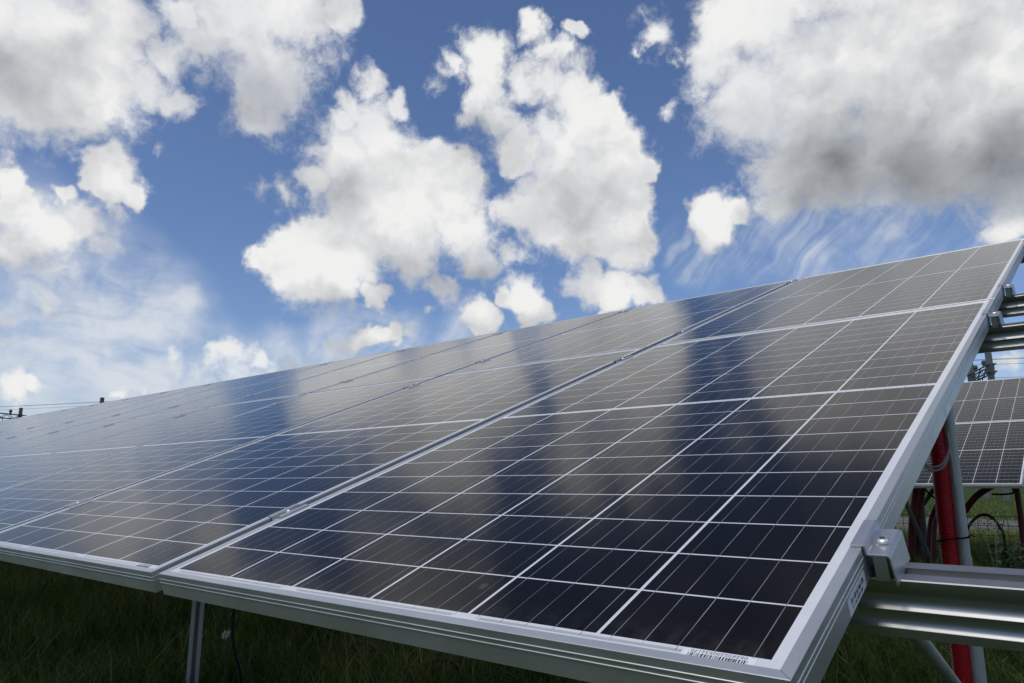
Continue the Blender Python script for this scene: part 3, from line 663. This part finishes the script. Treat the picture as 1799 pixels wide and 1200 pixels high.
# ------------------------------------------------------------------ beneath the rear table
def pix(px, py, Y):                                                 # sight line of a measured mark on to the vertical plane y = Y
    cy_, sy_, cp, sp = math.cos(0.6982), math.sin(0.6982), math.cos(0.1977), math.sin(0.1977)
    f = Vector((-sy_ * cp, cy_ * cp, sp)); r = Vector((cy_, sy_, 0)); u = r.cross(f)
    d = f + r * ((px - 899.5) / 1263.3) - u * ((py - 600) / 1263.3)
    return Vector(cam.location) + d * ((Y + 0.5788) / d.y)
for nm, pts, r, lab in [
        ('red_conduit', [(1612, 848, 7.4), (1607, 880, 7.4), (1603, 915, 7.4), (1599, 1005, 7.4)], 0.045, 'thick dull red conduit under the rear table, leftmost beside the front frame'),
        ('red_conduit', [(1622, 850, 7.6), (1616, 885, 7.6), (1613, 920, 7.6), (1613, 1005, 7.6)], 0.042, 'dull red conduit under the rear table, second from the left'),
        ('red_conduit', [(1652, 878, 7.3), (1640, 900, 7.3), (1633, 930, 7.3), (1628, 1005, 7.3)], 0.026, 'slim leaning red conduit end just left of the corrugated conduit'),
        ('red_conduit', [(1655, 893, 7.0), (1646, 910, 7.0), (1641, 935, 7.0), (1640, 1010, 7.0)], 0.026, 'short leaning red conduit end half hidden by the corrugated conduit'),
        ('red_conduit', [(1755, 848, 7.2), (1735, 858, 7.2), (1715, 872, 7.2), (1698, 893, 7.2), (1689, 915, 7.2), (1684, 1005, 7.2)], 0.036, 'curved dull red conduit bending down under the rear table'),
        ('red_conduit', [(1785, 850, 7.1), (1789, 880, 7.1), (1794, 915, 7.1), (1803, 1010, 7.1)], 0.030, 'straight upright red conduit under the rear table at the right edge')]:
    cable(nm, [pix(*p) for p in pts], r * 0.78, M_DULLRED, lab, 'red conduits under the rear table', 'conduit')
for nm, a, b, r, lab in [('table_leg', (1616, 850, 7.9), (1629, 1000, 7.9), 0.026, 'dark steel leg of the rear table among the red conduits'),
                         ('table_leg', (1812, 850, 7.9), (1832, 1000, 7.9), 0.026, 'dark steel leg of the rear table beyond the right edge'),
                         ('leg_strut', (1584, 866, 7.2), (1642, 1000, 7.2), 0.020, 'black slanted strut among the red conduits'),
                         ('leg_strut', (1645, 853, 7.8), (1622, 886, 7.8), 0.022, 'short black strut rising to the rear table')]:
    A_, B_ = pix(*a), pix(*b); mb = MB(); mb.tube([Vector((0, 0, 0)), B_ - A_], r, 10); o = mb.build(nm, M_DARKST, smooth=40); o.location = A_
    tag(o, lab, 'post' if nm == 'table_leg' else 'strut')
cable('black_cable', [pix(*p) for p in [(1686, 1020, 6.6), (1694, 945, 6.6), (1700, 928, 6.6), (1713, 911, 6.6), (1729, 904, 6.6), (1745, 911, 6.6), (1757, 928, 6.6), (1764, 945, 6.6), (1770, 1020, 6.6)]], 0.011, M_BLACK, 'stiff black cable arching up in front of the wire mesh')
cable('black_cable', [pix(*p) for p in [(1742, 868, 7.0), (1760, 868.5, 7.0), (1780, 866, 7.0), (1779, 858, 7.0), (1777, 850, 7.0)]], 0.008, M_BLACK, 'short black cable slung under the rear table edge')
cable('black_cable', [pix(*p) for p in [(1620, 852, 7.5), (1632, 867, 7.5), (1646, 877, 7.5), (1665, 884, 7.5)]], 0.009, M_BLACK, 'black cable sagging left of the corrugated conduit')
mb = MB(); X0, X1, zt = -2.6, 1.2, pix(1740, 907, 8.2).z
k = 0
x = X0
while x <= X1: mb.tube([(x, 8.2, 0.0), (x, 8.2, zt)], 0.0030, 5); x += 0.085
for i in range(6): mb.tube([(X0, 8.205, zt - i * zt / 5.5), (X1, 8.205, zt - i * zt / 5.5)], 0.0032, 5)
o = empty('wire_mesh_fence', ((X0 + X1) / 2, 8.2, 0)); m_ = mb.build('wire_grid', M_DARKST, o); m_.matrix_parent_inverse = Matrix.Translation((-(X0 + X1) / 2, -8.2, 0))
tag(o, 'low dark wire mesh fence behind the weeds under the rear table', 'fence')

# ------------------------------------------------------------------ railway overhead line far behind
TD = Vector((-0.932, -0.362, 0)); BD = Vector((-0.362, 0.932, 0)); P0 = Vector((-5.0, 48.6, 0)); MH = 8.35
def portal(s, lab):
    b = P0 + TD * s; o = empty('overhead_line_portal', b); span = 3.9
    for k in (0, span):
        mb = MB(); mb.prism([(-.16, -.12), (.16, -.12), (.16, .12), (-.16, .12)], BD * k, BD * k + Vector((0, 0, MH)), (0, 1, 0)); mb.build('mast', M_CONC, o)
    mb = MB(); zb, zt_ = MH - 1.15, MH - 0.72
    for off in (-.16, .16):
        t_ = TD * off
        mb.tube([BD * -0.55 + t_ + Vector((0, 0, zb)), BD * (span + .5) + t_ + Vector((0, 0, zb))], 0.045, 6)
        mb.tube([BD * -0.55 + t_ + Vector((0, 0, zt_)), BD * (span + .5) + t_ + Vector((0, 0, zt_))], 0.045, 6)
        for i in range(6):
            a0, a1 = i * span / 6, (i + 1) * span / 6
            mb.tube([BD * a0 + t_ + Vector((0, 0, zb if i % 2 else zt_)), BD * a1 + t_ + Vector((0, 0, zt_ if i % 2 else zb))], 0.028, 5)
    for k in (0, span):
        mb.prism([(-.21, -.14), (.21, -.14), (.21, .14), (-.21, .14)], BD * k + Vector((0, 0, zb - .1)), BD * k + Vector((0, 0, zt_ + .1)), (0, 1, 0))
    mb.build('lattice_beam', M_DARKST, o)
    for k in (1.0, 2.9):
        mb = MB(); mb.lathe([(.07, 0), (.12, .06), (.07, .12), (.14, .20), (.14, .34), (.07, .40)], BD * k + Vector((0, 0, zt_ + .04)), 10); mb.build('insulator', M_DARKST, o)
    mb = MB(); c = BD * 1.95
    mb.tube([BD * 0.15 + Vector((0, 0, zb)), c + Vector((0, 0, zb - 1.35))], 0.045, 6); mb.tube([BD * (span - .15) + Vector((0, 0, zb)), c + Vector((0, 0, zb - 1.35))], 0.04, 6)
    for t_ in (-.25, .25):
        mb.tube([c + BD * t_ + Vector((0, 0, zb)), c + BD * t_ * .7 + Vector((0, 0, zb - 2.3))], 0.035, 5)
    mb.build('drop_bracket', M_DARKST, o)
    return tag(o, lab, 'railway mast', 'overhead line portals')
portal(0, 'railway portal of two grey masts above the rear table at right')
portal(67, 'dark railway portal top peeking over the far left panels, nearer the middle')
portal(81.8, 'dark railway portal at the left edge of the picture')
hts = [(0.4, MH - 0.30, .15), (1.0, MH - 0.25, .2), (1.0, MH - 1.6, .1), (2.9, MH - 0.25, .2), (2.9, MH - 1.6, .1), (1.95, MH - 2.3, .15), (3.5, MH - 1.0, .2)]
WL = ['topmost', 'second highest', 'fifth highest', 'third highest', 'sixth highest', 'lowest', 'fourth highest']
for i, (bo, z, sag) in enumerate(hts):
    mb = MB(); pts = []
    knots = [-70, 0, 67, 81.8, 150]
    for a, b in zip(knots, knots[1:]):
        for q_ in range(12):
            t_ = q_ / 12; pts.append(P0 + TD * (a + (b - a) * t_) + BD * bo + Vector((0, 0, z - sag * 4 * t_ * (1 - t_) * ((b - a) / 67) ** 2)))
    o = empty('overhead_wire', P0 + BD * bo); mb.tube([p - o.location for p in pts], 0.011, 5)
    mb.build('wire_strand', M_WIRE, o)
    tag(o, 'thin dark railway overhead wire, %s of the seven by its height on the portals' % WL[i], 'overhead wire', 'railway overhead wires')

# ------------------------------------------------------------------ plants
def leafy(name, base, n, h, spread, mat, lab, seed):
    r = random.Random(seed); o = empty(name, base); st = MB(); lf = MB()
    for k in range(n):
        a = r.uniform(0, 6.28); hh = h * r.uniform(.55, 1.0); sp = spread * r.uniform(.3, 1)
        top = Vector((math.cos(a) * sp, math.sin(a) * sp, hh)); pts = smooth_path([(0, 0, 0), (top.x * .3, top.y * .3, hh * .55), top], 5)
        st.tube(pts, [0.005 - 0.003 * i / len(pts) for i in range(len(pts))], 5)
        for i in range(3, len(pts)):
            for s in (-1, 1):
                d = Vector((math.cos(a + s * 1.2 + r.uniform(-.5, .5)), math.sin(a + s * 1.2 + r.uniform(-.5, .5)), r.uniform(-.1, .6))).normalized()
                sd = d.cross(Vector((0, 0, 1))).normalized(); ll = r.uniform(.05, .10); p = pts[i]
                w_ = ll * .22; dr = Vector((0, 0, -ll * .25))
                lf.add([p, p + d * ll * .4 + sd * w_, p + d * ll * .45 + dr * .2, p + d * ll * .4 - sd * w_, p + d * ll + dr], [(0, 1, 2), (0, 2, 3), (1, 4, 2), (2, 4, 3)])
    st.build('stem', mat, o); lf.build('foliage', mat, o); return tag(o, lab, 'weed')
M_LEAF = plain('dark_weed_leaf', (0.030, 0.055, 0.016), 0.55, 0.3, 20)
b = pix(1742, 935, 6.1); leafy('leafy_weed', (b.x, b.y, 0), 7, 0.62, 0.22, M_LEAF, 'dark leafy weed in front of the wire mesh under the rear table', 4)
b = pix(1772, 935, 6.3); leafy('leafy_weed', (b.x, b.y, 0), 6, 0.48, 0.20, M_LEAF, 'lower dark weed right of the tall leafy weed', 9)
def daisy(loc, r, lab, tilt, seed):
    rr = random.Random(seed); o = empty('daisy', (loc[0], loc[1], 0)); h = loc[2]
    mb = MB(); mb.tube(smooth_path([(0.02, 0.01, 0), (0.015, 0, h * .5), (0, 0, h)], 6), 0.0016, 5); mb.build('stem', M_LEAF, o)
    Rm = Euler(tilt).to_matrix(); mb = MB()
    for k in range(15):
        a = 2 * math.pi * k / 15 + rr.uniform(-.1, .1); d = Vector((math.cos(a), math.sin(a), rr.uniform(-.25, .25))); sd = Vector((-math.sin(a), math.cos(a), 0)); ll = r * rr.uniform(.8, 1.1)
        p = [d * r * .2 - sd * r * .05, d * ll * .7 - sd * r * .13, d * ll, d * ll * .7 + sd * r * .13, d * r * .2 + sd * r * .05]
        mb.add([Rm @ q_ + Vector((0, 0, h)) for q_ in p], [(0, 1, 2, 3, 4)])
    mb.build('petals', M_WPETAL, o)
    mb = MB(); mb.lathe([(r * .3, 0), (r * .28, r * .1), (r * .12, r * .2)], (0, 0, h), 10); mb.build('flower_centre', M_YELLOW, o)
    return tag(o, lab, 'flower', 'white daisies in the grass')
daisy((-1.90, 0.62, H0 - 0.305), 0.018, 'white daisy beside the black cable under the panel edge', (0.7, 0.5, 0), 1)
b = pix(1702, 985, 2.6); daisy((b.x, b.y, b.z), 0.010, 'tiny white daisy at the foot of the steel post', (0.5, 0.2, 0), 2)
b = pix(1708, 888, 9.4); daisy((b.x, b.y, b.z), 0.022, 'white daisy in the bright grass under the rear table', (0.5, 0.2, 0), 5)

# ------------------------------------------------------------------ grass blades
def blade_material(name, stops):
    m = bpy.data.materials.new(name); m.use_nodes = True; t = NT(m.node_tree); t.n.clear()
    geo = t.n.new('ShaderNodeNewGeometry'); c = coords(t)
    k = t.m('MULTIPLY_ADD', t.noise(c, 1.1, 4, 0.6), 0.75, t.m('MULTIPLY', geo.outputs['Random Per Island'], 0.55))
    rp = t.n.new('ShaderNodeValToRGB'); el = rp.color_ramp.elements
    el[0].position, el[0].color = stops[0]; el[1].position, el[1].color = stops[-1]
    for p, c_ in stops[1:-1]: e_ = el.new(p); e_.color = c_
    t.put(rp.inputs[0], k)
    d = t.n.new('ShaderNodeBsdfPrincipled'); t.put(d.inputs['Base Color'], rp.outputs[0]); d.inputs['Roughness'].default_value = 0.55; d.inputs['Specular IOR Level'].default_value = 0.3
    tr = t.n.new('ShaderNodeBsdfTranslucent'); t.put(tr.inputs['Color'], rp.outputs[0])
    mx = t.n.new('ShaderNodeMixShader'); mx.inputs[0].default_value = 0.3; t.l.new(d.outputs[0], mx.inputs[1]); t.l.new(tr.outputs[0], mx.inputs[2])
    o = t.n.new('ShaderNodeOutputMaterial'); t.l.new(mx.outputs[0], o.inputs[0]); return m
M_GRASS = blade_material('grass_blades', [(0.25, (0.036, 0.062, 0.008, 1)), (0.52, (0.075, 0.120, 0.014, 1)), (0.78, (0.140, 0.185, 0.026, 1)), (0.95, (0.34, 0.30, 0.11, 1))])
def grass(name, x, y, h, wd, lab):
    n = len(x); a = rng.uniform(0, 2 * np.pi, n); lean = rng.uniform(.15, .95, n) * h; b = rng.uniform(0, 2 * np.pi, n)
    dx, dy = np.cos(a), np.sin(a); wx, wy = np.cos(b) * wd, np.sin(b) * wd
    ts = (0.0, 0.4, 0.75, 1.0); V = np.zeros((n, 7, 3), np.float32)
    for i, t_ in enumerate(ts):
        cx = x + dx * lean * t_ ** 2; cy_ = y + dy * lean * t_ ** 2; cz = h * (t_ - 0.25 * (lean / h) * t_ ** 2)
        ww = (1.0, .85, .55, 0)[i]
        if i < 3:
            V[:, 2 * i] = np.stack([cx - wx * ww, cy_ - wy * ww, cz], 1); V[:, 2 * i + 1] = np.stack([cx + wx * ww, cy_ + wy * ww, cz], 1)
        else: V[:, 6] = np.stack([cx, cy_, cz], 1)
    V[:, :, 2] -= 0.01
    base = (np.arange(n) * 7)[:, None]
    loops = np.concatenate([base + np.array([[0, 1, 3, 2]]), base + np.array([[2, 3, 5, 4]]), base + np.array([[4, 5, 6]])], 1).astype(np.int32).ravel()
    tot = np.tile(np.array([4, 4, 3], np.int32), n); st = np.concatenate([[0], np.cumsum(tot)[:-1]]).astype(np.int32)
    me = bpy.data.meshes.new(name); me.vertices.add(7 * n); me.loops.add(len(loops)); me.polygons.add(3 * n)
    me.vertices.foreach_set('co', V.ravel()); me.loops.foreach_set('vertex_index', loops)
    me.polygons.foreach_set('loop_start', st); me.polygons.foreach_set('loop_total', tot)
    me.update(calc_edges=True); me.validate()
    o = bpy.data.objects.new(name, me); COL.objects.link(o); me.materials.append(M_GRASS)
    return tag(o, lab, 'grass', kind='stuff')
def wedge(n, d0, d1, p):
    """points on the ground in the camera's wide wedge, thinning with depth"""
    u_ = rng.uniform(0, 1, n); d = (d0 ** p + u_ * (d1 ** p - d0 ** p)) ** (1 / p)
    s = rng.uniform(-0.82, 1.0, n) * d + rng.uniform(-0.6, 0.6, n)
    cy_, sy_ = math.cos(0.6982), math.sin(0.6982)
    return cam.location.x + d * -sy_ + s * cy_, cam.location.y + d * cy_ + s * sy_
def patchy(x, y): return 0.75 + 0.35 * np.sin(x * 1.7 + 1.3 * np.sin(y * 1.1)) * np.cos(y * 1.9 + .7) + 0.25 * np.sin(x * 5.1 + y * 3.7)
x, y = wedge(165000, 1.5, 12.0, 1.05); k = patchy(x, y)
tuft = rng.uniform(0, 1, len(x)) < np.clip(k + .35, .2, 1); x, y, k = x[tuft], y[tuft], k[tuft]
grass('meadow_grass', x, y, np.clip(rng.normal(0.17, 0.05, len(x)), .05, .36) * (0.65 + .5 * k), rng.uniform(0.0016, 0.0036, len(x)), 'long dark green grass growing below and around the tables')
x, y = wedge(70000, 9.5, 60.0, 0.6); ok = ~((y > 14.8) & (y < 20.2) & (rng.uniform(0, 1, len(x)) < 0.93)); x, y = x[ok], y[ok]
grass('field_grass', x, y, np.clip(rng.normal(0.13, 0.04, len(x)), .04, .28), rng.uniform(0.004, 0.010, len(x)), 'shorter bright grass of the open field behind the rear table')
x, y = wedge(26000, 1.5, 9.0, 1.05); k = np.sin(x * 2.9 + 1.1 * np.cos(y * 2.3)) * np.cos(y * 3.3 - .4); ok = k > 0.25; x, y = x[ok], y[ok]
grass('broad_leaved_weeds', x, y, np.clip(rng.normal(0.12, 0.035, len(x)), .05, .22), rng.uniform(0.005, 0.011, len(x)), 'low broad leaved weeds mixed into the long dark grass')
